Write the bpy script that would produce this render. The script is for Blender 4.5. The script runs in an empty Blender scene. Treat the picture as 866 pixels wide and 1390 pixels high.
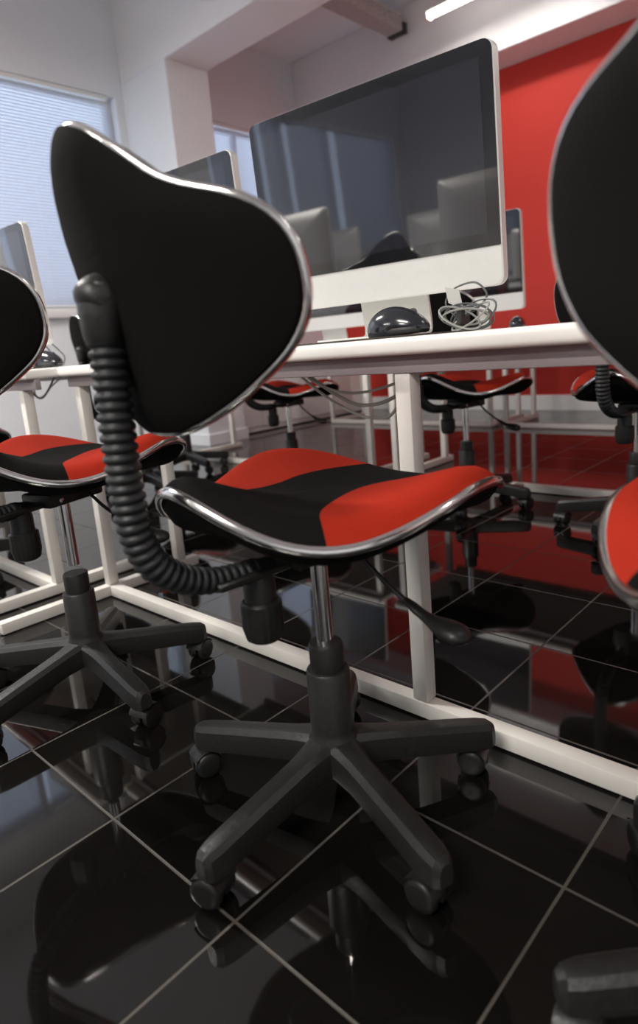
import bpy, bmesh, math, random
from mathutils import Vector, Matrix, Euler
random.seed(7)
sc = bpy.context.scene
COL = sc.collection
PI = math.pi
R = math.radians

# ------------------------------------------------------------------ camera
cd = bpy.data.cameras.new('camera')
cam = bpy.data.objects.new('camera', cd); COL.objects.link(cam)
cr = Vector((0.73109674, 0.67714303, -0.08351571))
cu = Vector((-0.07799471, 0.20455291, 0.97574327))
cf = Vector((-0.67780113, 0.70684894, -0.20236154))
m = Matrix((( cr.x, cu.x, -cf.x, 1.30946), (cr.y, cu.y, -cf.y, -0.43116), (cr.z, cu.z, -cf.z, 0.77814), (0, 0, 0, 1)))
cam.matrix_world = m
cd.sensor_fit = 'HORIZONTAL'; cd.sensor_width = 36.0
cd.lens = 874.48 / 866 * 36
cd.shift_y = -45 / 866
cd.clip_start = 0.02; cd.clip_end = 100
cd.dof.use_dof = True; cd.dof.focus_distance = 1.35; cd.dof.aperture_fstop = 4.5
sc.camera = cam

# ------------------------------------------------------------------ world, daylight, exposure
w = bpy.data.worlds.new('daylight'); sc.world = w; w.use_nodes = True
bg = w.node_tree.nodes['Background']
bg.inputs['Color'].default_value = (0.72, 0.82, 1.0, 1); bg.inputs['Strength'].default_value = 1.95
sc.view_settings.view_transform = 'Standard'; sc.view_settings.look = 'None'
sc.view_settings.exposure = 0.22; sc.view_settings.gamma = 1.0
sc.view_settings.use_curve_mapping = False

WINDOWS = [(-8.60, -3.20), (-2.75, -0.75), (-0.35, 2.88), (3.45, 5.05)]   # along the left wall
BLINDS = [(-8.56, -6.65), (-6.53, -5.42), (-5.37, -4.83), (-4.78, -3.24), (-2.71, -0.79), (-0.31, 1.30), (1.32, 2.84), (3.49, 5.01)]
WZ0, WZ1 = 1.24, 2.95

# ------------------------------------------------------------------ materials
def mat(name, col, rough=0.5, metal=0.0, spec=0.5, coat=0.0, trans=0.0, emit=None, es=0.0, sub=0.0):
    mm = bpy.data.materials.new(name); mm.use_nodes = True
    b = mm.node_tree.nodes['Principled BSDF']
    b.inputs['Base Color'].default_value = (*col, 1); b.inputs['Roughness'].default_value = rough
    b.inputs['Metallic'].default_value = metal; b.inputs['Specular IOR Level'].default_value = spec
    b.inputs['Coat Weight'].default_value = coat
    b.inputs['Transmission Weight'].default_value = trans
    if emit: b.inputs['Emission Color'].default_value = (*emit, 1); b.inputs['Emission Strength'].default_value = es
    return mm

def nd(mm, t, **k):
    n = mm.node_tree.nodes.new(t)
    for a, v in k.items(): setattr(n, a, v)
    return n

def noisy(mm, scale=20, amount=0.15, bump=0.0, detail=4, rough_var=0.0, coord='Object'):
    """Break up base colour with noise and add a bump."""
    nt = mm.node_tree; b = nt.nodes['Principled BSDF']; L = nt.links.new
    tc = nd(mm, 'ShaderNodeTexCoord'); nz = nd(mm, 'ShaderNodeTexNoise')
    nz.inputs['Scale'].default_value = scale; nz.inputs['Detail'].default_value = detail
    L(tc.outputs[coord], nz.inputs['Vector'])
    c = b.inputs['Base Color'].default_value[:]
    mx = nd(mm, 'ShaderNodeMix', data_type='RGBA')
    mx.inputs['A'].default_value = [x * (1 - amount) for x in c[:3]] + [1]
    mx.inputs['B'].default_value = [min(1, x * (1 + amount)) for x in c[:3]] + [1]
    L(nz.outputs['Fac'], mx.inputs['Factor']); L(mx.outputs['Result'], b.inputs['Base Color'])
    if bump:
        bp = nd(mm, 'ShaderNodeBump'); bp.inputs['Strength'].default_value = bump; bp.inputs['Distance'].default_value = 0.002
        L(nz.outputs['Fac'], bp.inputs['Height']); L(bp.outputs['Normal'], b.inputs['Normal'])
    if rough_var:
        mr = nd(mm, 'ShaderNodeMapRange'); r0 = b.inputs['Roughness'].default_value
        mr.inputs['To Min'].default_value = max(0, r0 - rough_var); mr.inputs['To Max'].default_value = r0 + rough_var
        L(nz.outputs['Fac'], mr.inputs['Value']); L(mr.outputs['Result'], b.inputs['Roughness'])
    return mm

def wall_mat(name, col, rough=0.6):
    return noisy(mat(name, col, rough, spec=0.3), 3.0, 0.03, 0.25, 8)

M = {}
M['wall'] = wall_mat('white_wall_paint', (0.80, 0.82, 0.86))
M['ceiling'] = wall_mat('ceiling_paint', (0.83, 0.82, 0.84))
M['red'] = wall_mat('red_wall_paint', (0.66, 0.050, 0.036))
M['trimwhite'] = noisy(mat('white_trim_paint', (0.85, 0.85, 0.84), 0.35), 6, 0.03)
M['steelwhite'] = noisy(mat('white_powder_coated_steel', (0.78, 0.75, 0.70), 0.38), 9, 0.06, 0.1)
M['apron'] = noisy(mat('grey_apron_shade_darkened', (0.31, 0.275, 0.28), 0.5), 9, 0.05, 0.1)  # grey coat, its colour darkened for the shade below the desktop overhang
M['slab'] = noisy(mat('white_laminate', (0.90, 0.89, 0.84), 0.28), 5, 0.02)
M['alu'] = noisy(mat('satin_aluminium', (0.78, 0.78, 0.75), 0.42, 0.35), 60, 0.03)
M['glass_black'] = mat('black_screen_glass', (0.012, 0.012, 0.014), 0.03, spec=0.8, coat=0.3)
M['panel'] = mat('dark_display_panel', (0.022, 0.022, 0.028), 0.035, spec=0.8, coat=0.5)
M['chrome'] = noisy(mat('chrome', (0.80, 0.79, 0.77), 0.14, 1.0), 40, 0.05, 0, 4, 0.04)
M['plastic'] = noisy(mat('black_moulded_plastic', (0.011, 0.011, 0.0105), 0.42, spec=0.45), 160, 0.35, 0.35, 3, 0.06)
M['base'] = noisy(mat('charcoal_moulded_nylon', (0.016, 0.0155, 0.0145), 0.42, spec=0.5), 120, 0.35, 0.4, 4, 0.08)
M['bellows'] = noisy(mat('grey_black_rubber', (0.019, 0.020, 0.021), 0.46, spec=0.4), 90, 0.3, 0.3)
M['cable'] = mat('grey_cable', (0.62, 0.60, 0.54), 0.45)
M['cable_dark'] = mat('dark_grey_cable', (0.10, 0.11, 0.11), 0.4)
M['cable_mid'] = mat('mid_grey_cable', (0.28, 0.28, 0.26), 0.4)
M['mouse'] = mat('glossy_black_mouse', (0.016, 0.018, 0.024), 0.16, spec=0.6, coat=0.4)
M['mouse_side'] = mat('matt_black_mouse_grip', (0.03, 0.03, 0.03), 0.5)
M['mat'] = noisy(mat('dark_brown_desk_mat', (0.045, 0.035, 0.028), 0.6), 200, 0.2)
M['paper'] = mat('white_label_film', (0.55, 0.55, 0.52), 0.3)
M['tube'] = mat('lit_fluorescent_tube', (1, 1, 1), 0.5, emit=(1.0, 0.95, 0.86), es=9.0)
M['lampbody'] = mat('white_lamp_housing', (0.8, 0.8, 0.78), 0.4)
M['dark'] = mat('dark_steel', (0.03, 0.028, 0.026), 0.5)
M['screw'] = mat('bright_bolt_steel', (0.6, 0.6, 0.6), 0.25, 1.0)
M['pink'] = mat('pink_plastic', (0.85, 0.10, 0.17), 0.45)
M['white_plastic'] = mat('white_plastic', (0.8, 0.8, 0.78), 0.35)

# woven fabric with a fine honeycomb relief
def fabric(name, black, red=None):
    mm = mat(name, black, 0.9, spec=0.08)
    nt = mm.node_tree; b = nt.nodes['Principled BSDF']; L = nt.links.new
    tc = nd(mm, 'ShaderNodeTexCoord')
    vo = nd(mm, 'ShaderNodeTexVoronoi'); vo.inputs['Scale'].default_value = 330
    vo.inputs['Randomness'].default_value = 0.12
    L(tc.outputs['Object'], vo.inputs['Vector'])
    bp = nd(mm, 'ShaderNodeBump'); bp.inputs['Strength'].default_value = 0.55; bp.inputs['Distance'].default_value = 0.0012
    bp.invert = True
    L(vo.outputs['Distance'], bp.inputs['Height']); L(bp.outputs['Normal'], b.inputs['Normal'])
    nz = nd(mm, 'ShaderNodeTexNoise'); nz.inputs['Scale'].default_value = 9
    L(tc.outputs['Object'], nz.inputs['Vector'])
    def shade(c, k):
        mx = nd(mm, 'ShaderNodeMix', data_type='RGBA')
        mx.inputs['A'].default_value = (*[x * (1 - k) for x in c], 1)
        mx.inputs['B'].default_value = (*[x * (1 + k) for x in c], 1)
        L(nz.outputs['Fac'], mx.inputs['Factor']); return mx.outputs['Result']
    blk = shade(black, 0.25)
    if red is None:
        L(blk, b.inputs['Base Color']); return mm
    col, kind = red
    sx = nd(mm, 'ShaderNodeSeparateXYZ'); L(tc.outputs['Object'], sx.inputs[0])
    def mth(op, a, v=None, v2=None):
        n = nd(mm, 'ShaderNodeMath', operation=op)
        for i, q in enumerate((a, v, v2)):
            if q is None: continue
            if isinstance(q, (int, float)): n.inputs[i].default_value = q
            else: L(q, n.inputs[i])
        return n.outputs[0]
    ax = mth('ABSOLUTE', sx.outputs['X'])
    if kind == 'seat':
        a, r, along, b0 = 0.078, 0.17, sx.outputs['Y'], -0.145
        ax = mth('SUBTRACT', ax, mth('MULTIPLY', mth('MAXIMUM', sx.outputs['Y'], 0.0), 0.10))
    else: a, r, along, b0 = 0.075, 0.07, mth('MULTIPLY', sx.outputs['Z'], -1.0), -0.93
    px = mth('MINIMUM', mth('SUBTRACT', ax, a + r), 0.0)
    py = mth('MINIMUM', mth('SUBTRACT', along, b0 + r), 0.0)
    d = mth('SQRT', mth('ADD', mth('MULTIPLY', px, px), mth('MULTIPLY', py, py)))
    mask = mth('LESS_THAN', d, r)
    rd = shade(col, 0.08)
    mx = nd(mm, 'ShaderNodeMix', data_type='RGBA')
    L(mask, mx.inputs['Factor']); L(blk, mx.inputs['A']); L(rd, mx.inputs['B'])
    L(mx.outputs['Result'], b.inputs['Base Color'])
    return mm
BLK = (0.0072, 0.0065, 0.006)
M['fab_black'] = fabric('black_woven_fabric', BLK)
M['fab_seat'] = fabric('black_and_red_seat_fabric', BLK, ((0.35, 0.023, 0.010), 'seat'))
M['fab_back'] = fabric('black_and_red_back_fabric', BLK, ((0.35, 0.023, 0.010), 'back'))

# polished dark floor tiles, 33 cm, pale grout
def floor_mat():
    mm = mat('polished_dark_tiles', (0.012, 0.010, 0.009), 0.05, spec=0.62)
    nt = mm.node_tree; b = nt.nodes['Principled BSDF']; L = nt.links.new; b.inputs['IOR'].default_value = 1.60; b.inputs['Specular IOR Level'].default_value = 0.5
    tc = nd(mm, 'ShaderNodeTexCoord'); sx = nd(mm, 'ShaderNodeSeparateXYZ'); L(tc.outputs['Object'], sx.inputs[0])
    def mth(op, *a):
        n = nd(mm, 'ShaderNodeMath', operation=op)
        for i, q in enumerate(a):
            if isinstance(q, (int, float)): n.inputs[i].default_value = q
            else: L(q, n.inputs[i])
        return n.outputs[0]
    def edge(s):
        f = mth('FRACT', mth('DIVIDE', mth('ADD', s, 33.0), 0.33))
        return mth('MINIMUM', f, mth('SUBTRACT', 1.0, f))
    e = mth('MINIMUM', edge(sx.outputs['X']), edge(sx.outputs['Y']))
    g = nd(mm, 'ShaderNodeMapRange'); g.inputs['From Min'].default_value = 0.0050; g.inputs['From Max'].default_value = 0.0078
    g.inputs['To Min'].default_value = 1; g.inputs['To Max'].default_value = 0; L(e, g.inputs['Value'])
    # every tile has its own slight tone
    cx = mth('FLOOR', mth('DIVIDE', mth('ADD', sx.outputs['X'], 33.0), 0.33)); cy = mth('FLOOR', mth('DIVIDE', mth('ADD', sx.outputs['Y'], 33.0), 0.33))
    cb = nd(mm, 'ShaderNodeCombineXYZ'); L(cx, cb.inputs[0]); L(cy, cb.inputs[1])
    wn = nd(mm, 'ShaderNodeTexWhiteNoise'); L(cb.outputs[0], wn.inputs['Vector'])
    nz = nd(mm, 'ShaderNodeTexNoise'); nz.inputs['Scale'].default_value = 5; nz.inputs['Detail'].default_value = 8; L(tc.outputs['Object'], nz.inputs['Vector'])
    mx = nd(mm, 'ShaderNodeMix', data_type='RGBA'); mx.inputs['A'].default_value = (0.0035, 0.003, 0.0027, 1); mx.inputs['B'].default_value = (0.009, 0.0078, 0.007, 1)
    L(mth('ADD', mth('MULTIPLY', wn.outputs['Value'], 0.4), mth('MULTIPLY', nz.outputs['Fac'], 0.6)), mx.inputs['Factor'])
    m2 = nd(mm, 'ShaderNodeMix', data_type='RGBA'); m2.inputs['B'].default_value = (0.070, 0.060, 0.051, 1)
    L(g.outputs['Result'], m2.inputs['Factor']); L(mx.outputs['Result'], m2.inputs['A']); L(m2.outputs['Result'], b.inputs['Base Color'])
    r = nd(mm, 'ShaderNodeMapRange'); r.inputs['To Min'].default_value = 0.025; r.inputs['To Max'].default_value = 0.7; L(g.outputs['Result'], r.inputs['Value'])
    sm = nd(mm, 'ShaderNodeTexNoise'); sm.inputs['Scale'].default_value = 2.2; sm.inputs['Detail'].default_value = 6; L(tc.outputs['Object'], sm.inputs['Vector'])
    L(mth('ADD', r.outputs['Result'], mth('MULTIPLY', sm.outputs['Fac'], 0.03)), b.inputs['Roughness'])
    # slightly dished tiles so that the reflections break at the joints
    bp = nd(mm, 'ShaderNodeBump'); bp.inputs['Strength'].default_value = 0.35; bp.inputs['Distance'].default_value = 0.003; bp.invert = True
    L(g.outputs['Result'], bp.inputs['Height']); L(bp.outputs['Normal'], b.inputs['Normal'])
    return mm
M['floor'] = floor_mat()

# translucent white slats
def blind_mat():
    mm = bpy.data.materials.new('translucent_white_slats'); mm.use_nodes = True
    nt = mm.node_tree; nt.nodes.clear()
    o = nd(mm, 'ShaderNodeOutputMaterial'); t = nd(mm, 'ShaderNodeBsdfTranslucent'); d = nd(mm, 'ShaderNodeBsdfDiffuse'); x = nd(mm, 'ShaderNodeMixShader')
    t.inputs['Color'].default_value = (0.62, 0.67, 0.78, 1); d.inputs['Color'].default_value = (0.72, 0.73, 0.78, 1)
    x.inputs[0].default_value = 0.45
    nt.links.new(t.outputs[0], x.inputs[2]); nt.links.new(d.outputs[0], x.inputs[1]); nt.links.new(x.outputs[0], o.inputs[0])
    return mm
M['slat'] = blind_mat()
M['pane'] = mat('window_glass', (0.9, 0.95, 1.0), 0.02, trans=1.0)

# ------------------------------------------------------------------ mesh helpers
def link(name, bm, material, parent=None, smooth=True, loc=(0, 0, 0), rot=(0, 0, 0), angle=40):
    me = bpy.data.meshes.new(name); bm.normal_update(); bm.to_mesh(me); bm.free()
    mats = material if isinstance(material, (list, tuple)) else [material]
    for q in mats: me.materials.append(q)
    if smooth:
        me.polygons.foreach_set('use_smooth', [True] * len(me.polygons))
        try: me.set_sharp_from_angle(angle=R(angle))
        except Exception: pass
    ob = bpy.data.objects.new(name, me); COL.objects.link(ob)
    ob.location = loc; ob.rotation_euler = rot
    if parent is not None: ob.parent = parent
    return ob

def box(bm, x0, x1, y0, y1, z0, z1, bev=0.0, seg=2, mtx=None):
    v = [bm.verts.new((x, y, z)) for x in (x0, x1) for y in (y0, y1) for z in (z0, z1)]
    f = [(0, 1, 3, 2), (4, 6, 7, 5), (0, 4, 5, 1), (2, 3, 7, 6), (0, 2, 6, 4), (1, 5, 7, 3)]
    fs = [bm.faces.new([v[i] for i in q]) for q in f]
    vs = v
    if bev:
        es = list({e for q in fs for e in q.edges})
        r = bmesh.ops.bevel(bm, geom=es, offset=bev, segments=seg, profile=0.5, affect='EDGES')
        vs = list({x for q in r['verts'] for x in [q]} | {x for x in v if x.is_valid})
        vs = [x for x in vs if x.is_valid]
    if mtx is not None:
        for x in vs: x.co = mtx @ x.co
    return vs

def lathe(bm, prof, seg=32, origin=(0, 0, 0), mtx=None, ribs=0, ribamp=0.0, ribz=None):
    """prof: list of (radius, z)."""
    rings = []
    o = Vector(origin)
    for (r, z) in prof:
        ring = []
        for k in range(seg):
            a = 2 * PI * k / seg; rr = r
            if ribs and ribz and ribz[0] <= z <= ribz[1]: rr = r * (1 + ribamp * (1 if math.cos(a * ribs) > 0 else -1))
            p = Vector((rr * math.cos(a), rr * math.sin(a), z))
            if mtx is not None: p = mtx @ p
            ring.append(bm.verts.new(o + p))
        rings.append(ring)
    for a, b in zip(rings, rings[1:]):
        for k in range(seg):
            bm.faces.new((a[k], a[(k + 1) % seg], b[(k + 1) % seg], b[k]))
    bm.faces.new(list(reversed(rings[0]))); bm.faces.new(rings[-1])
    return rings

def tube(bm, pts, rad, seg=10, closed=False, flat=None):
    """Sweep a circle (or ellipse: flat=(a, b)) along the points."""
    P = [Vector(p) for p in pts]; n = len(P)
    T = []
    for i in range(n):
        if closed: t = P[(i + 1) % n] - P[i - 1]
        else: t = P[min(i + 1, n - 1)] - P[max(i - 1, 0)]
        T.append(t.normalized())
    up = Vector((0, 0, 1))
    if abs(T[0].dot(up)) > 0.9: up = Vector((1, 0, 0))
    N = (up - T[0] * up.dot(T[0])).normalized(); rings = []
    for i in range(n):
        N = (N - T[i] * N.dot(T[i])).normalized(); B = T[i].cross(N)
        r = rad[i] if isinstance(rad, (list, tuple)) else rad
        fa, fb = flat if flat else (1, 1)
        rings.append([bm.verts.new(P[i] + (N * math.cos(2 * PI * k / seg) * fa + B * math.sin(2 * PI * k / seg) * fb) * r) for k in range(seg)])
    cnt = n if closed else n - 1
    for i in range(cnt):
        a, b = rings[i], rings[(i + 1) % n]
        off = 0
        if closed and i == n - 1:
            best = 1e9
            for s in range(seg):
                dd = sum((a[k].co - b[(k + s) % seg].co).length for k in range(0, seg, 2))
                if dd < best: best, off = dd, s
        for k in range(seg):
            bm.faces.new((a[k], a[(k + 1) % seg], b[(k + 1 + off) % seg], b[(k + off) % seg]))
    if not closed:
        bm.faces.new(list(reversed(rings[0]))); bm.faces.new(rings[-1])

def spline(pts, n=8):
    """Catmull-Rom through the points."""
    P = [Vector(p) for p in pts]; P = [P[0] * 2 - P[1]] + P + [P[-1] * 2 - P[-2]]; out = []
    for i in range(1, len(P) - 2):
        a, b, c, d = P[i - 1:i + 3]
        for k in range(n):
            t = k / n
            out.append(0.5 * ((2 * b) + (c - a) * t + (2 * a - 5 * b + 4 * c - d) * t * t + (3 * b - a - 3 * c + d) * t ** 3))
    out.append(P[-2].copy()); return out

def tag(o, label=None, cat=None, group=None, kind=None):
    if label: o['label'] = label
    if cat: o['category'] = cat
    if group: o['group'] = group
    if kind: o['kind'] = kind
    return o

def empty(name, loc=(0, 0, 0), rz=0.0):
    o = bpy.data.objects.new(name, None); COL.objects.link(o); o.location = loc; o.rotation_euler = (0, 0, rz)
    o.empty_display_size = 0.1
    return o

def copy_tree(o, parent=None):
    c = o.copy(); COL.objects.link(c); c.parent = parent
    for ch in list(o.children): copy_tree(ch, c)
    return c

def struct(name, bm, material, **k):
    return tag(link(name, bm, material, **k), kind='structure')

# ------------------------------------------------------------------ room shell
XW, YF, XR, YB, ZC = -3.85, 5.45, 4.6, -9.0, 3.70
bm = bmesh.new(); box(bm, XW - .3, XR + .3, YB - .3, YF + .3, -0.12, 0.0); struct('floor', bm, M['floor'], smooth=False)
bm = bmesh.new(); box(bm, XW - .3, XR + .3, YB - .3, YF + .3, ZC, ZC + 0.15); struct('ceiling', bm, M['ceiling'], smooth=False)
# window wall with four openings
bm = bmesh.new()
ys = [YB - .3] + [v for p in WINDOWS for v in p] + [YF + .3]
for i in range(0, len(ys), 2): box(bm, XW - .25, XW, ys[i], ys[i + 1], 0, ZC)
for a, b in WINDOWS:
    box(bm, XW - .25, XW, a, b, 0, WZ0); box(bm, XW - .25, XW, a, b, WZ1, ZC)
struct('wall_left', bm, M['wall'], smooth=False)
bm = bmesh.new(); box(bm, XW, XR, YF, YF + .2, 0, ZC); struct('wall_far', bm, M['red'], smooth=False)
bm = bmesh.new(); box(bm, XR, XR + .2, YB, YF + .2, 0, ZC); struct('wall_right', bm, M['wall'], smooth=False)
bm = bmesh.new(); box(bm, XW, XR, YB - .2, YB, 0, ZC); struct('wall_back', bm, M['wall'], smooth=False)
bm = bmesh.new(); box(bm, XW, XR, 5.07, YF, 3.03, ZC, 0.006, 1); struct('trim_1', bm, M['ceiling'])          # beam before the red wall
bm = bmesh.new(); box(bm, XW, XR, 2.95, 3.37, 3.05, ZC, 0.006, 1); struct('trim_2', bm, M['ceiling'])          # beam on the pillar
bm = bmesh.new(); box(bm, XW, -3.2, 2.95, 3.37, 0, 3.055, 0.006, 1); box(bm, XW, -3.185, 2.935, 3.385, 0, 0.10, 0.003, 1); struct('trim_3', bm, M['wall'])   # the pillar
bm = bmesh.new(); box(bm, XW, XR, -3.15, -2.80, 3.05, ZC, 0.006, 1); struct('trim_4', bm, M['ceiling'])
bm = bmesh.new(); box(bm, -3.36, XR, YF - .014, YF, 0, 0.145, 0.003, 1); struct('baseboard_far', bm, M['trimwhite'])
bm = bmesh.new(); box(bm, XW, XW + .014, YB, 2.93, 0, 0.12, 0.003, 1); struct('baseboard_left', bm, M['trimwhite'])
bm = bmesh.new(); box(bm, XW, XR, YB, YB + .014, 0, 0.12, 0.003, 1); struct('baseboard_back', bm, M['trimwhite'])
# windows: frame with a mullion, pane, sill
for i, (a, b) in enumerate(WINDOWS):
    bm = bmesh.new(); f = 0.045; x0, x1 = XW - .16, XW - .10
    box(bm, x0, x1, a, b, WZ0, WZ0 + f); box(bm, x0, x1, a, b, WZ1 - f, WZ1)
    box(bm, x0, x1, a, a + f, WZ0 + f, WZ1 - f); box(bm, x0, x1, b - f, b, WZ0 + f, WZ1 - f)
    mids = [q[0] for q in BLINDS if a + .2 < q[0] < b]
    for mid in (mids or [(a + b) / 2]): box(bm, x0, x1, mid - f / 2, mid + f / 2, WZ0 + f, WZ1 - f)
    fr = struct('window_%d' % (i + 1), bm, M['trimwhite'], smooth=False)
    bm = bmesh.new(); box(bm, XW - .133, XW - .127, a + f, b - f, WZ0 + f, WZ1 - f); link('pane', bm, M['pane'], fr, smooth=False)
    bm = bmesh.new(); box(bm, XW - .10, XW + .05, a - .03, b + .03 if b < 2.8 else b, WZ0 - .075, WZ0 + .0, 0.006, 2); link('sill', bm, M['trimwhite'], fr)

# venetian blinds hanging in the openings
def blind(a, b, label):
    t = empty('venetian_blind', (XW - .03, (a + b) / 2, WZ0 + 0.01)); tag(t, label, 'blind', 'venetian blinds along the window wall')
    hw = (b - a) / 2 - 0.03; H = WZ1 - WZ0 - 0.01
    bm = bmesh.new(); box(bm, -.02, .02, -hw, hw, H - .035, H - .002, .003, 1); link('head_rail', bm, M['trimwhite'], t)
    bm = bmesh.new(); box(bm, -.012, .012, -hw, hw, 0.002, 0.018, .003, 1); link('bottom_rail', bm, M['trimwhite'], t)
    bm = bmesh.new(); PT = 0.0245; n = int((H - .06) / PT)
    for k in range(n):
        z = 0.028 + k * PT; an = R(60); c, s = math.cos(an) * .0145, math.sin(an) * .0145
        vs = [bm.verts.new(p) for p in ((-c, -hw, z + s), (0.0016, -hw, z + .001), (c, -hw, z - s), (-c, hw, z + s), (0.0016, hw, z + .001), (c, hw, z - s))]
        bm.faces.new((vs[0], vs[3], vs[4], vs[1])); bm.faces.new((vs[1], vs[4], vs[5], vs[2]))
    link('slats', bm, M['slat'], t)
    bm = bmesh.new()
    for y in (-hw * .72, 0, hw * .72): tube(bm, [(.016, y, 0.01), (.016, y, H - .03)], .0012, 6)
    tube(bm, [(.02, hw - .10, H - .04), (.02, hw - .10, 0.5)], .0022, 6)
    link('cord', bm, M['trimwhite'], t)
for (a, b), lb in zip(BLINDS, (
        'white slatted blind nearest the rear corner of the room',
        'white slatted blind next to the one nearest the rear corner',
        'narrow white slatted blind in the rear part of the room',
        'white slatted blind just beyond the narrow one, rear part of the room',
        'white slatted blind on the lone window behind the viewer',
        'white slatted blind left of the picture edge, beside the front row',
        'white slatted blind at the left edge, on the window before the pillar',
        'white slatted blind on the window beyond the pillar')): blind(a, b, lb)

# low cupboards under the far window
for i, (a, b, lb) in enumerate([(3.39, 4.08, 'white low wall cupboard beside the pillar'), (4.085, 4.75, 'white low wall cupboard between its neighbour by the pillar and the corner unit'), (4.755, 5.42, 'white low wall cupboard in the corner by the red wall')]):
    t = empty('low_cupboard', (-3.60, (a + b) / 2, 0)); tag(t, lb, 'cupboard', 'low cupboards under the far window')
    hw = (b - a) / 2
    bm = bmesh.new(); box(bm, -.245, .20, -hw, hw, .012, .74, .003, 1); link('carcass', bm, M['trimwhite'], t)
    bm = bmesh.new(); box(bm, -.245, .19, -hw, hw, 0.0, .012); link('plinth', bm, M['dark'], t, smooth=False)
    for s in (-1, 1):
        bm = bmesh.new(); y0, y1 = (-hw + .004, -.002) if s < 0 else (.002, hw - .004)
        box(bm, .201, .216, y0, y1, .06, .735, .002, 1); link('door', bm, M['trimwhite'], t)

# ------------------------------------------------------------------ ceiling lamps and the trunking
def lamp(x, y, z, label, power, L_=1.24):
    t = empty('fluorescent_lamp', (x, y, z)); tag(t, label, 'ceiling light', 'fluorescent ceiling lamps')
    bm = bmesh.new(); box(bm, -L_ / 2, L_ / 2, -.045, .045, .03, .075, .006, 2); link('housing', bm, M['lampbody'], t)
    for s in (-1, 1):
        bm = bmesh.new(); box(bm, s * L_ / 2 - .018, s * L_ / 2 + .018, -.04, .04, -.02, .034, .006, 2); link('end_cap', bm, M['lampbody'], t)
        bm = bmesh.new(); tube(bm, [(s * .4, 0, .075), (s * .4, 0, ZC - z)], .005, 8); link('suspension_rod', bm, M['lampbody'], t)
    for s in (-1, 1):
        bm = bmesh.new(); tube(bm, [(-L_ / 2 + .018, s * .02, .006), (L_ / 2 - .018, s * .02, .006)], .013, 14); link('tube', bm, M['tube'], t)
    ld = bpy.data.lights.new('lamp_light', 'AREA'); ld.shape = 'RECTANGLE'; ld.size = L_; ld.size_y = 0.09
    ld.energy = power; ld.color = (1.0, 0.955, 0.90); lo = bpy.data.objects.new('lamp_light', ld); COL.objects.link(lo); lo.location = (0, 0, -.03); lo.parent = t
LP = 38  # first lamp is in view; the others are unseen, added to light the room
for x, y, lb, k in (
        (-1.26, 4.62, 'lit fluorescent lamp hanging before the beam at the red wall', .24),
        (1.9, 4.62, 'added unseen fluorescent lamp above the right end of the red wall', .24),
        (3.2, 1.2, 'added unseen fluorescent lamp above the right side of the front desk row', .25),
        (1.3, -2.4, 'added unseen fluorescent lamp above the desks just behind the viewer', 2.6),
        (-2.2, -.5, 'added unseen fluorescent lamp near the windows beside the viewer', 3.5),  # added to brighten the pillar and the seats from the window side
        (-1.6, -4.6, 'added unseen fluorescent lamp in the rear left of the room', 1.6),
        (1.6, -4.6, 'added unseen fluorescent lamp in the rear right of the room', 2.0),
        (0.0, -7.4, 'added unseen fluorescent lamp nearest the rear wall', .8)):
    lamp(x, y, 3.29, lb, LP * k)

t = empty('ceiling_trunking', (-2.44, 4.2, 3.46)); tag(t, 'grey speckled trunking run under the ceiling, ending in a dark cap', 'cable trunking')
bm = bmesh.new(); box(bm, -.085, .085, -.8, .76, 0, .12, .004, 1)
M['speckle'] = noisy(mat('speckled_grey_board', (0.42, 0.39, 0.38), 0.8), 55, 0.55, 0.6, 2)
link('duct', bm, M['speckle'], t)
bm = bmesh.new(); box(bm, -.09, .09, .76, .83, -.012, .075, .006, 2); link('end_cap', bm, M['dark'], t)
bm = bmesh.new()
box(bm, -.012, .012, -.5, -.47, .119, ZC - 3.46); box(bm, -.012, .012, .3, .33, .119, ZC - 3.46); link('bracket', bm, M['dark'], t)

# ------------------------------------------------------------------ desks
RB = .035    # tube width of the frames
def desk(x0, x1, yf, depth, frames, label, rail=None, group='white computer desks', footext=0.0, rear=0.55, midlegs=()):
    """frames: x positions of the end frames; the front face of the legs is at yf."""
    t = empty('computer_desk', ((x0 + x1) / 2, yf + depth / 2, 0)); tag(t, label, 'desk', group)
    ox, oy = t.location.x, t.location.y
    def part(name, boxes, mt, bev=.003):
        bm = bmesh.new()
        for (a, b, c, d, e, f) in boxes: box(bm, a - ox, b - ox, c - oy, d - oy, e, f, bev, 2)
        return link(name, bm, mt, t)
    # rounded-edge top
    bm = bmesh.new(); box(bm, x0 - ox, x1 - ox, yf - .03 - oy, yf + depth - oy, .748, .780, .010, 4); link('desktop', bm, M['slab'], t)
    part('front_apron', [(x0 + .002, x1 - .002, yf, yf + .02, .714, .7475)], M['apron'])
    part('rear_apron', [(x0 + .03, x1 - .03, yf + depth - .06, yf + depth - .04, .714, .7475)], M['apron'])
    for fx in frames:
        ry = yf + rear
        for yy in (yf + .002, ry):
            part('leg', [(fx, fx + RB, yy, yy + RB, .040, .7135)], M['steelwhite'])
        part('foot_rail', [(fx, fx + RB, yf - footext, ry + .09, .004, .0395)], M['steelwhite'])
    for fx in midlegs:
        part('leg', [(fx, fx + RB, yf + .002, yf + .002 + RB, .040, .7135)], M['steelwhite'])
    if rail: part('front_rail', [(rail[0], rail[1], yf, yf + RB, .004, .0395)], M['steelwhite'])
    bm = bmesh.new(); lathe(bm, [(.010, 0), (.013, .004), (.013, .014), (.010, .018)], 14, (0, 0, 0))
    return t
d1 = desk(-.735, 1.66, .56, .70, (-.70,), 'white desk in the middle carrying the largest screen, main chair before it', (-.664, 1.62), footext=.36, rear=.28, midlegs=(.575, 1.58))
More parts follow.
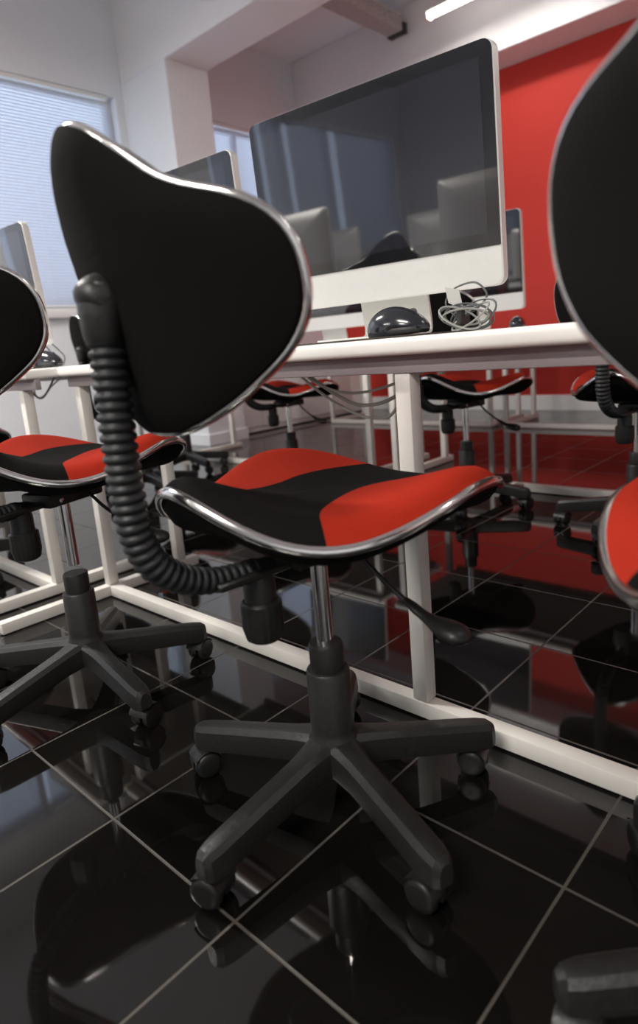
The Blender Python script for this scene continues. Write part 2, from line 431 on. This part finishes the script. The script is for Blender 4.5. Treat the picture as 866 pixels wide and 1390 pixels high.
d2 = desk(-2.45, -.745, .46, .70, (-2.3, -.89), 'white desk at the left edge, its front standing nearer than its neighbour', (-2.264, -.89), footext=.32, rear=.36)
d3 = desk(-.89, .98, 2.44, .68, (-.86, .90), 'white desk of the second row, chairs with red wall behind', (-.824, .90), rear=.5)
d4 = desk(-2.95, -1.0, 2.44, .68, (-2.9, -1.04), 'white desk of the second row near the pillar', (-2.864, -1.04), rear=.5)
d5 = desk(-1.20, .75, 4.36, .66, (-1.17, .68), 'white desk of the third row before the red wall, right one', (-1.134, .68), rear=.5)
d6 = desk(-3.1, -1.26, 4.36, .66, (-3.05, -1.31), 'white desk of the third row near the corner cupboards', (-3.014, -1.31), rear=.5)
d7 = desk(-.74, 1.1, -1.62, .68, (-.70, 1.0), 'white desk of the row behind the viewer', (-.664, 1.0), rear=.5)
d8 = desk(-2.4, -.76, -1.62, .68, (-2.3, -.82), 'white desk behind the viewer, nearer the window wall', (-2.264, -.82), rear=.5)
d9 = desk(-2.9, -.5, -3.62, .68, (-2.8, -.56), 'white desk in the rear row of the room', (-2.764, -.56), rear=.5)
# fixing knobs on the main desk's frame
ox, oy = d1.location.x, d1.location.y
for (x, y, z) in ((.568, .60, .695), (-.662, .865, .20)):
    bm = bmesh.new(); lathe(bm, [(.004, 0), (.010, .001), (.010, .012), (.006, .016)], 16, mtx=Matrix.Rotation(-PI / 2 if x > 0 else PI / 2, 3, 'Y'))
    link('bolt_knob', bm, M['dark'], d1, loc=(x - ox, y - oy, z))

# ------------------------------------------------------------------ all-in-one computers
def rrect(w, h, r, seg=6, z0=0.0):
    pts = []
    for cx, cz, a0 in ((w / 2 - r, h - r, 0), (-w / 2 + r, h - r, 90), (-w / 2 + r, r, 180), (w / 2 - r, r, 270)):
        for k in range(seg + 1):
            a = R(a0 + 90 * k / seg); pts.append((cx + r * math.cos(a), cz + r * math.sin(a) + z0))
    return pts
def extrude_outline(bm, layers):
    """layers: list of (outline pts, y)."""
    rings = [[bm.verts.new((x, y, z)) for x, z in pts] for pts, y in layers]
    n = len(rings[0])
    for a, b in zip(rings, rings[1:]):
        for k in range(n): bm.faces.new((a[k], b[k], b[(k + 1) % n], a[(k + 1) % n]))
    bm.faces.new(rings[0]); bm.faces.new(list(reversed(rings[-1])))
def scale_outline(pts, s, cz):
    return [(x * s, cz + (z - cz) * s) for x, z in pts]
def imac():
    t = empty('desktop_computer'); W, H, GZ = .654, .469, .090
    o = rrect(W, H, .022)
    tilt = Matrix.Rotation(R(3.5), 4, 'X')
    def up(bm): 
        for v in bm.verts: v.co = tilt @ v.co + Vector((0, 0, GZ))
    bm = bmesh.new()
    oin = [(x * (W - .006) / W, .003 + z * (H - .006) / H) for x, z in o]
    extrude_outline(bm, [(oin, 0), (o, .003), (o, .026), (scale_outline(o, .965, H / 2), .034), (scale_outline(o, .7, H / 2), .052), (scale_outline(o, .35, H / 2), .060)])
    up(bm); body = link('case', bm, M['alu'], t, angle=30)
    ch = .082
    def plate(w, z0, z1, r_top, r_bot, y0, y1):
        bm = bmesh.new(); pts = []
        h = z1 - z0
        for cx, cz, a0, r in ((w / 2 - r_top, z1 - r_top, 0, r_top), (-w / 2 + r_top, z1 - r_top, 90, r_top), (-w / 2 + r_bot, z0 + r_bot, 180, r_bot), (w / 2 - r_bot, z0 + r_bot, 270, r_bot)):
            for k in range(5):
                a = R(a0 + 90 * k / 4); pts.append((cx + r * math.cos(a), cz + r * math.sin(a)))
        extrude_outline(bm, [(pts, y0), (pts, y1)]); up(bm); return bm
    gl = link('screen_glass', plate(W - .004, ch, H - .002, .020, .0015, -.0022, .0002), M['glass_black'], t, angle=30)
    link('display_panel', plate(.597, ch + .027, H - .030, .001, .001, -.0026, -.0021), M['panel'], gl, angle=30)
    # bent aluminium stand
    bm = bmesh.new()
    prof = spline([(.055, .36), (.062, .26), (.088, .12), (.105, .03), (.095, .008), (.06, .0055), (-.04, .0045), (-.11, .004)], 5)
    prof = [Vector((p.x, p.y)) for p in [Vector((a.x, a.y, 0)) for a in prof]]
    th = .008; hw = .098
    L1, L2 = [], []
    for i, p in enumerate(prof):
        q = prof[min(i + 1, len(prof) - 1)] - prof[max(i - 1, 0)]; n = Vector((-q.y, q.x)).normalized() * th / 2
        L1.append(p + n); L2.append(p - n)
    rows = []
    for a, b in zip(L1, L2):
        rows.append([bm.verts.new((-hw, a.x, max(a.y, .0005))), bm.verts.new((hw, a.x, max(a.y, .0005))), bm.verts.new((hw, b.x, max(b.y, .0005))), bm.verts.new((-hw, b.x, max(b.y, .0005)))])
    for a, b in zip(rows, rows[1:]):
        for k in range(4): bm.faces.new((a[k], a[(k + 1) % 4], b[(k + 1) % 4], b[k]))
    bm.faces.new(rows[0]); bm.faces.new(list(reversed(rows[-1])))
    bmesh.ops.recalc_face_normals(bm, faces=bm.faces)
    link('stand', bm, M['alu'], t, angle=30)
    return t
DZ = .7805
pc = imac()
def put(o, x, y, z, rz, label, cat=None, group=None):
    o.location = (x, y, z); o.rotation_euler = (0, 0, rz); o['label'] = label
    if cat: o['category'] = cat
    if group: o['group'] = group
    return o
GP = 'all-in-one desktop computers'
put(pc, .314, .852, DZ, R(5.2), 'large silver all-in-one computer with black screen, largest in the picture', 'computer', GP)
for x, y, rz, lb in [(-.498, .87, 4, 'silver all-in-one computer half hidden behind the main chair back'),
                     (-1.60, .745, 4, 'silver all-in-one computer at the left edge before the blind'),
                     (-.50, 2.66, 3, 'silver all-in-one computer before the red wall, just right of the largest screen'),
                     (-1.53, 2.70, 3, 'silver all-in-one computer whose pale chin shows under the largest screen'),
                     (-.015, -1.31, 3, 'silver all-in-one computer on the right part of the desk behind the viewer'),
                     (-1.345, -1.29, 2, 'silver all-in-one computer on the left part of the row behind the viewer'),
                     (-1.10, -3.32, 3, 'silver all-in-one computer on the right of the rear desk'),
                     (-2.25, -3.36, 4, 'silver all-in-one computer on the left of the rear desk')]:
    put(copy_tree(pc), x, y, DZ, R(rz), lb)

# ------------------------------------------------------------------ task chair
SE_H = [0.549, -0.023, -0.007, -0.027, 0.013, -0.003]
def seat_edge(th, ins=1.0):
    a, b, n, cfw = .245, .303, 1.8, .062
    c, s = math.cos(th), math.sin(th)
    if c > 0: b, n = .224, 1.8 + .9 * c
    y = b * ins * math.copysign(abs(c) ** (2 / n), c) + cfw * ins
    x = a * ins * math.copysign(abs(s) ** (2 / n), s)
    z = sum(h * math.cos(k * th) for k, h in enumerate(SE_H))
    return Vector((x, y, z))
def seat_angles(n=96):
    # even spacing along the outline
    P = [(2 * PI * k / 720, seat_edge(2 * PI * k / 720)) for k in range(721)]
    L = [0]
    for (a, p), (b, q) in zip(P, P[1:]): L.append(L[-1] + (q - p).length)
    out, j = [], 0
    for i in range(n):
        s = L[-1] * i / n
        while L[j + 1] < s: j += 1
        f = (s - L[j]) / max(1e-9, L[j + 1] - L[j]); out.append(P[j][0] * (1 - f) + P[j + 1][0] * f)
    return out
TH = seat_angles()
def seat_surface(kind):
    bm = bmesh.new(); rings = []
    if kind == 'cushion':
        rhos = [1.0, 1.004, .995, .975, .94, .89, .82, .73, .62, .5, .38, .25, .12]
    else:
        rhos = [.995, .985, .95, .90, .82, .72, .6, .48, .36, .2]
    for j, rho in enumerate(rhos):
        ring = []
        for th in TH:
            e = seat_edge(th); c = seat_edge(th, rho)
            if kind == 'cushion':
                zc = .533
                pad = .032 * (1 - max(0, (rho - .80) / .204) ** 2.6) if rho > .80 else .032
                if j == 0: pad = -.002
                z = zc + (e.z - zc) * rho ** 1.7 + pad - .010 * (1 - rho)
            else:
                zb = .493
                z = zb + (e.z - .006 - zb) * rho ** 2.4 if j else e.z - .004
                z = max(z - (.018 * (1 - ((rho - .9) / .1) ** 2) if rho > .9 else .018 * rho), .482)
            ring.append(bm.verts.new((c.x, c.y, z)))
        rings.append(ring)
    n = len(TH)
    for a, b in zip(rings, rings[1:]):
        for k in range(n): bm.faces.new((a[k], a[(k + 1) % n], b[(k + 1) % n], b[k]))
    cz = sum(v.co.z for v in rings[-1]) / n; cc = sum((v.co for v in rings[-1]), Vector()) / n
    cv = bm.verts.new((cc.x, cc.y, cz))
    for k in range(n): bm.faces.new((rings[-1][k], rings[-1][(k + 1) % n], cv))
    bmesh.ops.recalc_face_normals(bm, faces=bm.faces)
    up = sum(f.normal.z for f in bm.faces)
    if (kind == 'cushion' and up < 0) or (kind != 'cushion' and up > 0): bmesh.ops.reverse_faces(bm, faces=bm.faces)
    return bm

# backrest outline (u, z) of the right half, from the top centre to the bottom centre
BK = [(0, 1.037), (.022, 1.033), (.046, 1.021), (.070, 1.003), (.091, .985), (.114, .965), (.138, .952), (.166, .942), (.188, .932), (.205, .918), (.216, .900), (.222, .878), (.223, .852), (.220, .824), (.211, .800), (.194, .774), (.166, .748), (.130, .722), (.085, .700), (.042, .688), (0, .686)]
def back_y(u, z):
    return -.278 + 2.1 * u * u - .20 * (z - .84)
def back_outline(n=96):
    half = spline([(a, b, 0) for a, b in BK], 6)
    full = half + [Vector((-p.x, p.y, 0)) for p in reversed(half[1:-1])]
    L = [0]; m_ = len(full)
    for i in range(m_): L.append(L[-1] + (full[(i + 1) % m_] - full[i]).length)
    out, j = [], 0
    for i in range(n):
        s = L[-1] * i / n
        while L[j + 1] < s: j += 1
        f = (s - L[j]) / max(1e-9, L[j + 1] - L[j]); p = full[j].lerp(full[(j + 1) % m_], f); out.append((p.x, p.y))
    return out
BO = back_outline()
BC = (0, .85)
def back_surface(kind):
    bm = bmesh.new(); rings = []
    rhos = [1.0, 1.006, .992, .96, .91, .85, .77, .67, .55, .42, .28, .14]
    for j, rho in enumerate(rhos):
        ring = []
        for u, z in BO:
            uu = BC[0] + (u - BC[0]) * rho; zz = BC[1] + (z - BC[1]) * rho
            y = back_y(uu, zz)
            k = (1 - max(0, (rho - .72) / .287) ** (4.5 if kind == 'cushion' else 2.4)) if rho > .72 else 1.0
            if kind == 'cushion': y += ((.034 + .022 * max(0, min(1, (zz - .86) / .12))) * k if j else 0) + .010
            else: y -= (.014 * k if j else -.004) + .001
            ring.append(bm.verts.new((uu, y, zz)))
        rings.append(ring)
    n = len(BO)
    for a, b in zip(rings, rings[1:]):
        for k in range(n): bm.faces.new((a[k], a[(k + 1) % n], b[(k + 1) % n], b[k]))
    cv = bm.verts.new((BC[0], sum(v.co.y for v in rings[-1]) / n, BC[1]))
    for k in range(n): bm.faces.new((rings[-1][k], rings[-1][(k + 1) % n], cv))
    bmesh.ops.recalc_face_normals(bm, faces=bm.faces)
    d = sum(f.normal.y for f in bm.faces)
    if (kind == 'cushion' and d < 0) or (kind != 'cushion' and d > 0): bmesh.ops.reverse_faces(bm, faces=bm.faces)
    return bm

def base_leg_mesh():
    """One arm of the star base, pointing along +x."""
    bm = bmesh.new(); st = []
    # x, top z, bottom z, half width
    for x, zt, zb, hw in [(.020, .136, .080, .034), (.045, .133, .078, .027), (.08, .127, .076, .0225), (.13, .120, .070, .0215), (.18, .113, .064, .021), (.23, .106, .058, .0205), (.262, .101, .054, .020), (.281, .097, .053, .0165), (.290, .090, .056, .010)]:
        st.append((x, zt, zb, hw))
    rings = []
    for x, zt, zb, hw in st:
        c = .35; ch = .010
        pts = [(-hw, zb), (-hw * 1.12, zb + .012), (-hw * 1.0, zt - ch), (-hw * .62, zt - ch * .15), (-hw * .3, zt), (hw * .3, zt), (hw * .62, zt - ch * .15), (hw * 1.0, zt - ch), (hw * 1.12, zb + .012), (hw, zb)]
        rings.append([bm.verts.new((x, y, z)) for y, z in pts])
    for a, b in zip(rings, rings[1:]):
        for k in range(len(a)): bm.faces.new((a[k], a[(k + 1) % len(a)], b[(k + 1) % len(a)], b[k]))
    bm.faces.new(rings[0]); bm.faces.new(list(reversed(rings[-1])))
    bmesh.ops.recalc_face_normals(bm, faces=bm.faces)
    return bm
def caster_mesh():
    """Twin-wheel caster; stem at origin, the wheels trail along +x."""
    bm = bmesh.new()
    lathe(bm, [(.008, .046), (.008, .062)], 12)
    for s in (-1, 1):
        mt = Matrix.Rotation(PI / 2, 3, 'X')
        r = .0255
        prof = [(.006, -.009), (.016, -.0095), (.0215, -.0078), (.0245, -.005), (r, -.001), (r, .004), (.0245, .0075), (.018, .0085), (.006, .009)]
        lathe(bm, prof, 28, (.012, s * .0165, r), mt)
    # hood between and over the wheels
    pts = []
    n = 14
    for s in (-1, 1):
        row = []
        for k in range(n + 1):
            a = R(-10 + 200 * k / n); row.append(bm.verts.new((.012 + .028 * math.cos(a), s * .0065, .0255 + .028 * math.sin(a))))
        pts.append(row)
    for k in range(n): bm.faces.new((pts[0][k], pts[0][k + 1], pts[1][k + 1], pts[1][k]))
    bm.faces.new(pts[0]); bm.faces.new(list(reversed(pts[1])))
    for s in (-1, 1):
        o_, i_ = [], []
        for k in range(n + 1):
            a = R(25 + 140 * k / n)
            o_.append(bm.verts.new((.012 + .0285 * math.cos(a), s * .024, .0255 + .0285 * math.sin(a))))
            i_.append(bm.verts.new((.012 + .0285 * math.cos(a), s * .0055, .0255 + .0285 * math.sin(a))))
        for k in range(n): bm.faces.new((o_[k], o_[k + 1], i_[k + 1], i_[k]))
    bmesh.ops.recalc_face_normals(bm, faces=bm.faces)
    return bm

HB = {}
def make_chair(heading, base_angle, cast):
    """heading and base_angle in degrees; local +y is where the sitter looks."""
    t = empty('office_chair'); tag(t, 'x', 'chair', 'black and red task chairs')
    off = base_angle - (heading - 90)
    bm = bmesh.new(); lathe(bm, [(.030, .078), (.042, .082), (.045, .105), (.042, .130), (.0385, .138), (.0370, .148), (.0365, .250), (.034, .254), (.0300, .2545)], 40)
    hub = link('base_hub', bm, M['base'], t)
    lm, cm = None, None
    for k in range(5):
        a = R(off + 72 * k)
        if lm is None: lg = link('base_leg', base_leg_mesh(), M['base'], t, angle=22); lm = lg.data
        else: lg = bpy.data.objects.new('base_leg', lm); COL.objects.link(lg); lg.parent = t
        lg.rotation_euler = (0, 0, a)
        if cm is None: ca = link('caster', caster_mesh(), M['plastic'], lg); cm = ca.data
        else: ca = bpy.data.objects.new('caster', cm); COL.objects.link(ca); ca.parent = lg
        ca.location = (.262, 0, 0.0005); ca.rotation_euler = (0, 0, R(cast[k % len(cast)]))
    bm = bmesh.new(); lathe(bm, [(.0285, .250), (.0285, .296), (.0265, .300), (.0155, .300)], 36); link('column_collar', bm, M['plastic'], t)
    bm = bmesh.new(); lathe(bm, [(.0140, .296), (.0140, .455)], 32); link('gas_column', bm, M['chrome'], t)
    # tilt mechanism and the bar that runs back to the bellows
    bm = bmesh.new()
    box(bm, -.045, .045, -.075, .085, .452, .484, .006, 2)
    box(bm, -.085, .085, -.03, .03, .478, .490, .003, 1)
    box(bm, -.028, .028, -.20, -.05, .455, .467, .003, 1)
    lathe(bm, [(.020, .448), (.020, .456)], 20)
    link('tilt_mechanism', bm, M['plastic'], t)
    bm = bmesh.new()
    for (x, y) in ((.046, -.045), (-.049, -.045)):
        lathe(bm, [(.002, 0), (.0065, .0005), (.0065, .003), (.003, .0045)], 14, (x if x > 0 else x, y, .466), Matrix.Rotation(PI / 2 if x > 0 else -PI / 2, 3, 'Y'))
    link('pivot_bolt', bm, M['screw'], t)
    # tension knob
    bm = bmesh.new(); o = (0, -.118, 0)
    lathe(bm, [(.022, .455), (.0245, .446), (.0245, .408)], 28, o)
    lathe(bm, [(.0270, .414), (.0310, .410), (.0310, .372), (.0275, .354), (.022, .350), (.014, .349)], 72, o, None, 18, .022, (.356, .409))
    link('tension_knob', bm, M['plastic'], t, angle=25)
    # height lever
    bm = bmesh.new()
    tube(bm, spline([(.045, .030, .470), (.065, .034, .452), (.085, .038, .432), (.125, .045, .402), (.150, .048, .388)], 5), [.0040] * 21, 8)
    p = spline([(.140, .047, .394), (.165, .049, .380), (.190, .050, .371), (.215, .050, .366), (.236, .050, .362), (.252, .050, .360)], 4)
    rr = [.0060, .0078, .0092, .0098, .0098, .0100, .0108, .0122, .0142, .0165, .0188, .0208, .0220, .0228, .0232, .0230, .0220, .0200, .0165, .0115, .0050]
    tube(bm, p, rr, 14, flat=(.62, 1.0))
    link('height_lever', bm, M['plastic'], t)
    # bellows
    path = spline([(0, -.122, .462), (0, -.165, .464), (0, -.205, .470), (0, -.246, .487), (0, -.280, .518), (0, -.296, .560), (0, -.300, .610), (0, -.301, .670), (0, -.300, .730), (0, -.299, .780), (0, -.299, .812)], 12)
    L = [0]
    for a, b in zip(path, path[1:]): L.append(L[-1] + (b - a).length)
    N = 37 * 6; pp, rad = [], []; j = 0
    for i in range(N + 1):
        s = L[-1] * i / N
        while j < len(L) - 2 and L[j + 1] < s: j += 1
        f = (s - L[j]) / max(1e-9, L[j + 1] - L[j]); pp.append(path[j].lerp(path[j + 1], f))
        rad.append((.0219, .0228, .0228, .0219, .0188, .0188)[i % 6] * (.80 if s < .05 else min(1, .80 + (s - .05) * 2)))
    bm = bmesh.new(); tube(bm, pp, rad, 24); link('bellows', bm, M['bellows'], t, angle=60)
    # black sleeve where the bellows slide over the bar
    bm = bmesh.new(); tube(bm, [(0, -.095, .461), (0, -.135, .4625)], [.013, .019], 18); link('bar_sleeve', bm, M['plastic'], t)
    # pivot housing behind the backrest
    bm = bmesh.new()
    tube(bm, spline([(0, -.248, .845), (0, -.264, .850), (0, -.286, .850), (0, -.308, .845), (0, -.320, .838)], 5),
         [.032, .033, .034, .0345, .035, .0355, .036, .036, .036, .036, .0358, .0355, .035, .0345, .0335, .032, .030, .0265, .0215, .015, .006], 28, flat=(1.0, .86))
    tube(bm, [(0, -.2985, .802), (0, -.2985, .812), (0, -.2975, .830), (0, -.295, .850), (0, -.292, .868)], [.0235, .0262, .0285, .0305, .027], 28)
    hs = link('back_pivot', bm, M['plastic'], t)
    bm = bmesh.new(); lathe(bm, [(.0045, 0), (.0075, .0005), (.0075, .002), (.0045, .0025)], 16, mtx=Matrix.Rotation(PI / 2, 3, 'Y')); 
    link('pivot_hole', bm, M['dark'], hs, loc=(.0275, -.305, .857), rot=(0, 0, R(-12)))
    # seat and back
    link('seat', seat_surface('cushion'), M['fab_seat'], t, angle=80)
    link('seat_shell', seat_surface('shell'), M['fab_black'], t, angle=80)
    bm = bmesh.new(); tube(bm, [seat_edge(a, 1.006) + Vector((0, 0, -.003)) for a in TH], .0072, 10, closed=True, flat=(1.1, .85)); link('seat_trim', bm, M['chrome'], t, angle=80)
    link('backrest', back_surface('cushion'), M['fab_back'], t, angle=80)
    link('back_shell', back_surface('shell'), M['fab_black'], t, angle=80)
    bm = bmesh.new(); pts = []
    for u, z in BO:
        pts.append(Vector((u * 1.003, back_y(u, z) + .008, BC[1] + (z - BC[1]) * 1.003)))
    tube(bm, pts, .0062, 10, closed=True); link('back_trim', bm, M['chrome'], t, angle=80)
    return t
def set_base(t, heading, base_angle, cast):
    off = base_angle - (heading - 90); k = 0
    for ch in t.children:
        if ch.name.startswith('base_leg'):
            ch.rotation_euler = (0, 0, R(off + 72 * k)); ch.children[0].rotation_euler = (0, 0, R(cast[k % len(cast)])); k += 1
ch0 = make_chair(84, -90, (35, 150, -20, 60, 175))
def chair(x, y, heading, base, cast, label, first=False):
    t = ch0 if first else copy_tree(ch0)
    t.location = (x, y, 0); t.rotation_euler = (0, 0, R(heading - 90)); t['label'] = label
    set_base(t, heading, base, cast); return t
C5 = (70, 150, -20, 60, 175)
def lift(t, dz):
    # raise everything above the gas column
    for ch in t.children:
        if ch.name.split('.')[0] not in ('base_hub', 'base_leg', 'column_collar', 'gas_column'): ch.location.z += dz
        if ch.name.split('.')[0] == 'gas_column': ch.location.z += dz
    return t
chair(.617, .273, 84, -90, (290, 198, 146, 60, 52), 'black and red task chair in the foreground centre, seen whole from behind', True)
lift(chair(-.135, .213, 107, -5, (110, 40, 200, 60, -30), 'black and red task chair standing left of the central chair'), .024)
chair(-1.44, .30, 105, 14, C5, 'black and red task chair cut off by the left edge of the picture')
chair(1.29, .31, 91, 3, C5, 'black and red task chair close up at the right edge, blurred')
chair(-.20, 2.13, 80, 4, C5, 'second-row black and red task chair against the red wall, left of the half-hidden one')
chair(.555, 2.05, 86, 188, C5, 'second-row black and red task chair half hidden behind the blurred close-up one')
chair(-1.37, 2.16, 86, 20, C5, 'second-row black and red task chair in front of the low cupboards')
chair(-2.41, 2.15, 84, -8, C5, 'second-row black and red task chair standing before the pillar')
chair(-2.02, 1.58, 92, -8, C5, 'black and red task chair behind the left desk, near the window')
chair(.45, -1.95, 95, 10, C5, 'black and red task chair at the desk behind the viewer, right one')
chair(-1.0, -1.98, 88, 30, C5, 'black and red task chair at the desk behind the viewer, left one')

# ------------------------------------------------------------------ things on and under the desks
def mouse():
    t = empty('computer_mouse')
    bm = bmesh.new(); bmesh.ops.create_uvsphere(bm, u_segments=36, v_segments=20, radius=1)
    for v in bm.verts:
        x, y, z = v.co
        hump = 1.0 - .18 * x - .12 * x * x
        v.co = Vector((x * .066, y * (.036 - .004 * x), max(z, -.25) * .044 * hump + .0112))
    link('shell', bm, M['mouse'], t, angle=50)
    bm = bmesh.new(); bmesh.ops.create_uvsphere(bm, u_segments=30, v_segments=14, radius=1)
    for v in bm.verts:
        x, y, z = v.co; v.co = Vector((x * .063, y * .0365, max(min(z, .35), -.3) * .022 + .0085))
    link('grip', bm, M['mouse_side'], t)
    bm = bmesh.new(); lathe(bm, [(.004, -.003), (.008, -.002), (.008, .002), (.004, .003)], 20, mtx=Matrix.Rotation(PI / 2, 3, 'X')); link('scroll_wheel', bm, M['dark'], t, loc=(.033, 0, .0405))
    return t
ms = mouse()
GM = 'black computer mice'
put(ms, .553, .615, DZ + .0032, R(8), 'glossy black computer mouse at the front edge of the middle desk', 'mouse', GM)
put(copy_tree(ms), -.815, .545, DZ + .0005, R(10), 'glossy black computer mouse on the left desk, beside the hose of the central chair')
put(copy_tree(ms), -.17, 2.60, DZ + .0005, R(100), 'small black computer mouse on the second desk row against the red wall')

bm = bmesh.new(); box(bm, -.245, .245, -.065, .065, 0, .003, .001, 1); tag(link('desk_mat', bm, M['mat'], loc=(.405, .604, DZ)), 'long thin dark brown mat under the mouse on the middle desk', 'mat', 'dark desk mats')
bm = bmesh.new(); box(bm, -.10, .10, -.05, .05, 0, .003, .001, 1); tag(link('desk_mat', bm, M['mat'], loc=(-.90, .50, DZ)), 'thin dark brown mat at the edge of the left desk', 'mat', 'dark desk mats')

# slim keyboard near the main computer
def keyboard(x, y, rz, label):
    t = empty('keyboard', (x, y, DZ), rz); tag(t, label, 'keyboard', 'white keyboards')
    bm = bmesh.new(); box(bm, -.21, .21, -.056, .056, .0, .009, .003, 2); link('tray', bm, M['white_plastic'], t)
    k = 0
    for r_ in range(5):
        for c_ in range(14):
            bm = bmesh.new(); xx = -.196 + c_ * .0292; yy = -.045 + r_ * .0205
            box(bm, xx, xx + .0262, yy, yy + .0172, .009, .0155, .002, 1); link('key', bm, M['slab'], t)
    return t
keyboard(-.058, .655, R(5), 'white keyboard lying before the largest screen, half hidden by the central chair')

def cable(name, pts, r, mt, label, group, n=8, cat='cable'):
    bm = bmesh.new(); tube(bm, spline(pts, n), r, 8); return tag(link(name, bm, mt), label, cat, group)
G = 'grey cables hanging under the desks'
cable('cable', [(.12, .78, .745), (.15, .75, .719), (.197, .75, .686), (.268, .75, .664), (.337, .75, .661), (.408, .75, .673), (.50, .76, .70), (.56, .79, .742)], .0035, M['cable'], 'highest of the three pale cables sagging under the middle desk', G)
cable('cable', [(.11, .79, .745), (.145, .76, .719), (.221, .76, .671), (.301, .76, .635), (.357, .76, .631), (.412, .76, .643), (.477, .76, .68), (.50, .78, .742)], .0045, M['cable'], 'middle one of the three pale cables sagging under the middle desk', G)
cable('cable', [(.10, .77, .745), (.154, .74, .706), (.243, .74, .649), (.333, .74, .610), (.377, .74, .604), (.425, .74, .608), (.462, .74, .65), (.49, .75, .70), (.51, .77, .745)], .0035, M['cable'], 'lowest of the three pale cables sagging under the middle desk', G)
cable('cable', [(-1.38, .72, .745), (-1.34, .70, .690), (-1.27, .70, .664), (-1.20, .70, .690), (-1.16, .72, .745)], .004, M['cable_dark'], 'dark cable looped under the left desk', G)
cable('cable', [(-1.42, .74, .745), (-1.33, .71, .672), (-1.24, .70, .674), (-1.17, .71, .712), (-1.13, .74, .745)], .003, M['cable'], 'thin pale cable crossing the dark loop under the left desk', G)
cable('cable', [(-1.50, .84, .95), (-1.47, .82, .92), (-1.40, .80, .89), (-1.33, .80, .84), (-1.36, .82, .79), (-1.46, .83, .785)], .003, M['cable_dark'], 'dark cable arching behind the left computer stand', 'cables on the desktops')
cable('cable', [(-1.53, .87, .93), (-1.44, .84, .90), (-1.36, .84, .86), (-1.30, .84, .82), (-1.30, .83, .786)], .0025, M['cable_dark'], 'thinner dark cable dropping to the left desk beside the computer', 'cables on the desktops')

# spring-like cable spine under the left desk end
bm = bmesh.new(); pts = []
for k in range(15 * 12):
    a = 2 * PI * k / 12; pts.append((-.92 + .21 * k / 180, .74 + .011 * math.cos(a), .722 + .011 * math.sin(a)))
tube(bm, pts, .0022, 6); tag(link('cable_coil', bm, M['cable']), 'pale spiral cable sleeve fixed under the left desk end', 'cable sleeve')

# coiled cable bundle tied on the main desk, with its label
t = empty('cable_bundle', (.615, .75, DZ)); tag(t, 'coiled and tied grey cable with a shiny label, right of the computer stand', 'cable')
for i in range(7):
    a = R(i * 26 - 70); bm = bmesh.new(); L_ = .050 + .012 * random.random(); h = .008 + .006 * i
    d = Vector((math.cos(a * .45), math.sin(a * .9) * .5, abs(math.sin(a)) * .35))
    pts = []
    for k in range(24):
        q = 2 * PI * k / 24; r_ = L_ * (1 + .0 * k)
        px = r_ * math.cos(q); pz = .016 * math.sin(q) * (1 + .3 * (i % 3))
        pts.append((px * (1 if i % 2 else .85) + .004 * i, .012 * (i % 3 - 1) + .012 * math.sin(q + i), .022 + pz + px * math.tan(R(-32 + i * 11)) * .55 + .006))
    mn = min(p[2] for p in pts)
    if mn < .003: pts = [(p[0], p[1], p[2] + .003 - mn) for p in pts]
    tube(bm, pts, .0021, 6, closed=True); link('coil', bm, M['cable_dark'] if i % 3 else M['cable_mid'], t)
bm = bmesh.new(); tube(bm, spline([(-.02, .01, .03), (-.045, .012, .058), (-.03, .015, .085), (.01, .015, .095), (.035, .01, .088), (.05, .01, .066), (.03, .01, .045), (0, .0, .028)], 6), .0021, 6); link('coil', bm, M['cable_dark'], t)
bm = bmesh.new(); box(bm, -.005, .007, -.018, .02, .012, .046, .003, 1); link('cable_tie', bm, M['dark'], t)
bm = bmesh.new()
vv = [bm.verts.new(p) for p in ((-.042, .006, .092), (-.036, .008, .060), (.000, .004, .044), (-.008, .003, .084), (-.042, .0075, .092), (-.036, .0095, .060), (.000, .0055, .044), (-.008, .0045, .084))]
for f in ((0, 1, 2, 3), (7, 6, 5, 4), (0, 4, 5, 1), (1, 5, 6, 2), (2, 6, 7, 3), (3, 7, 4, 0)): bm.faces.new([vv[i] for i in f])
link('cable_label', bm, M['paper'], t, smooth=False)

# small things on the second desk row
t = empty('web_camera', (-1.02, 2.62, DZ)); tag(t, 'small black and pink gadget on the second desk row, under the largest screen', 'gadget')
bm = bmesh.new(); lathe(bm, [(.03, .0), (.03, .006), (.008, .012), (.008, .035)], 20); link('foot', bm, M['dark'], t)
bm = bmesh.new(); lathe(bm, [(.012, -.03), (.022, -.028), (.024, .0), (.022, .03), (.01, .032)], 20, (0, 0, .055), Matrix.Rotation(PI / 2, 3, 'X')); link('head', bm, M['pink'], t)
bm = bmesh.new(); lathe(bm, [(.006, -.004), (.015, -.003), (.015, .003), (.006, .004)], 20, (0, -.033, .055), Matrix.Rotation(PI / 2, 3, 'X')); link('lens', bm, M['dark'], t)
bm = bmesh.new(); box(bm, -.15, .15, -.10, .10, 0, .018, .003, 1); tag(link('paper_stack', bm, M['slab'], loc=(-.98, .9 + 1.8, DZ), rot=(0, 0, R(12))), 'stack of white paper on the second desk row behind the gadget', 'paper')
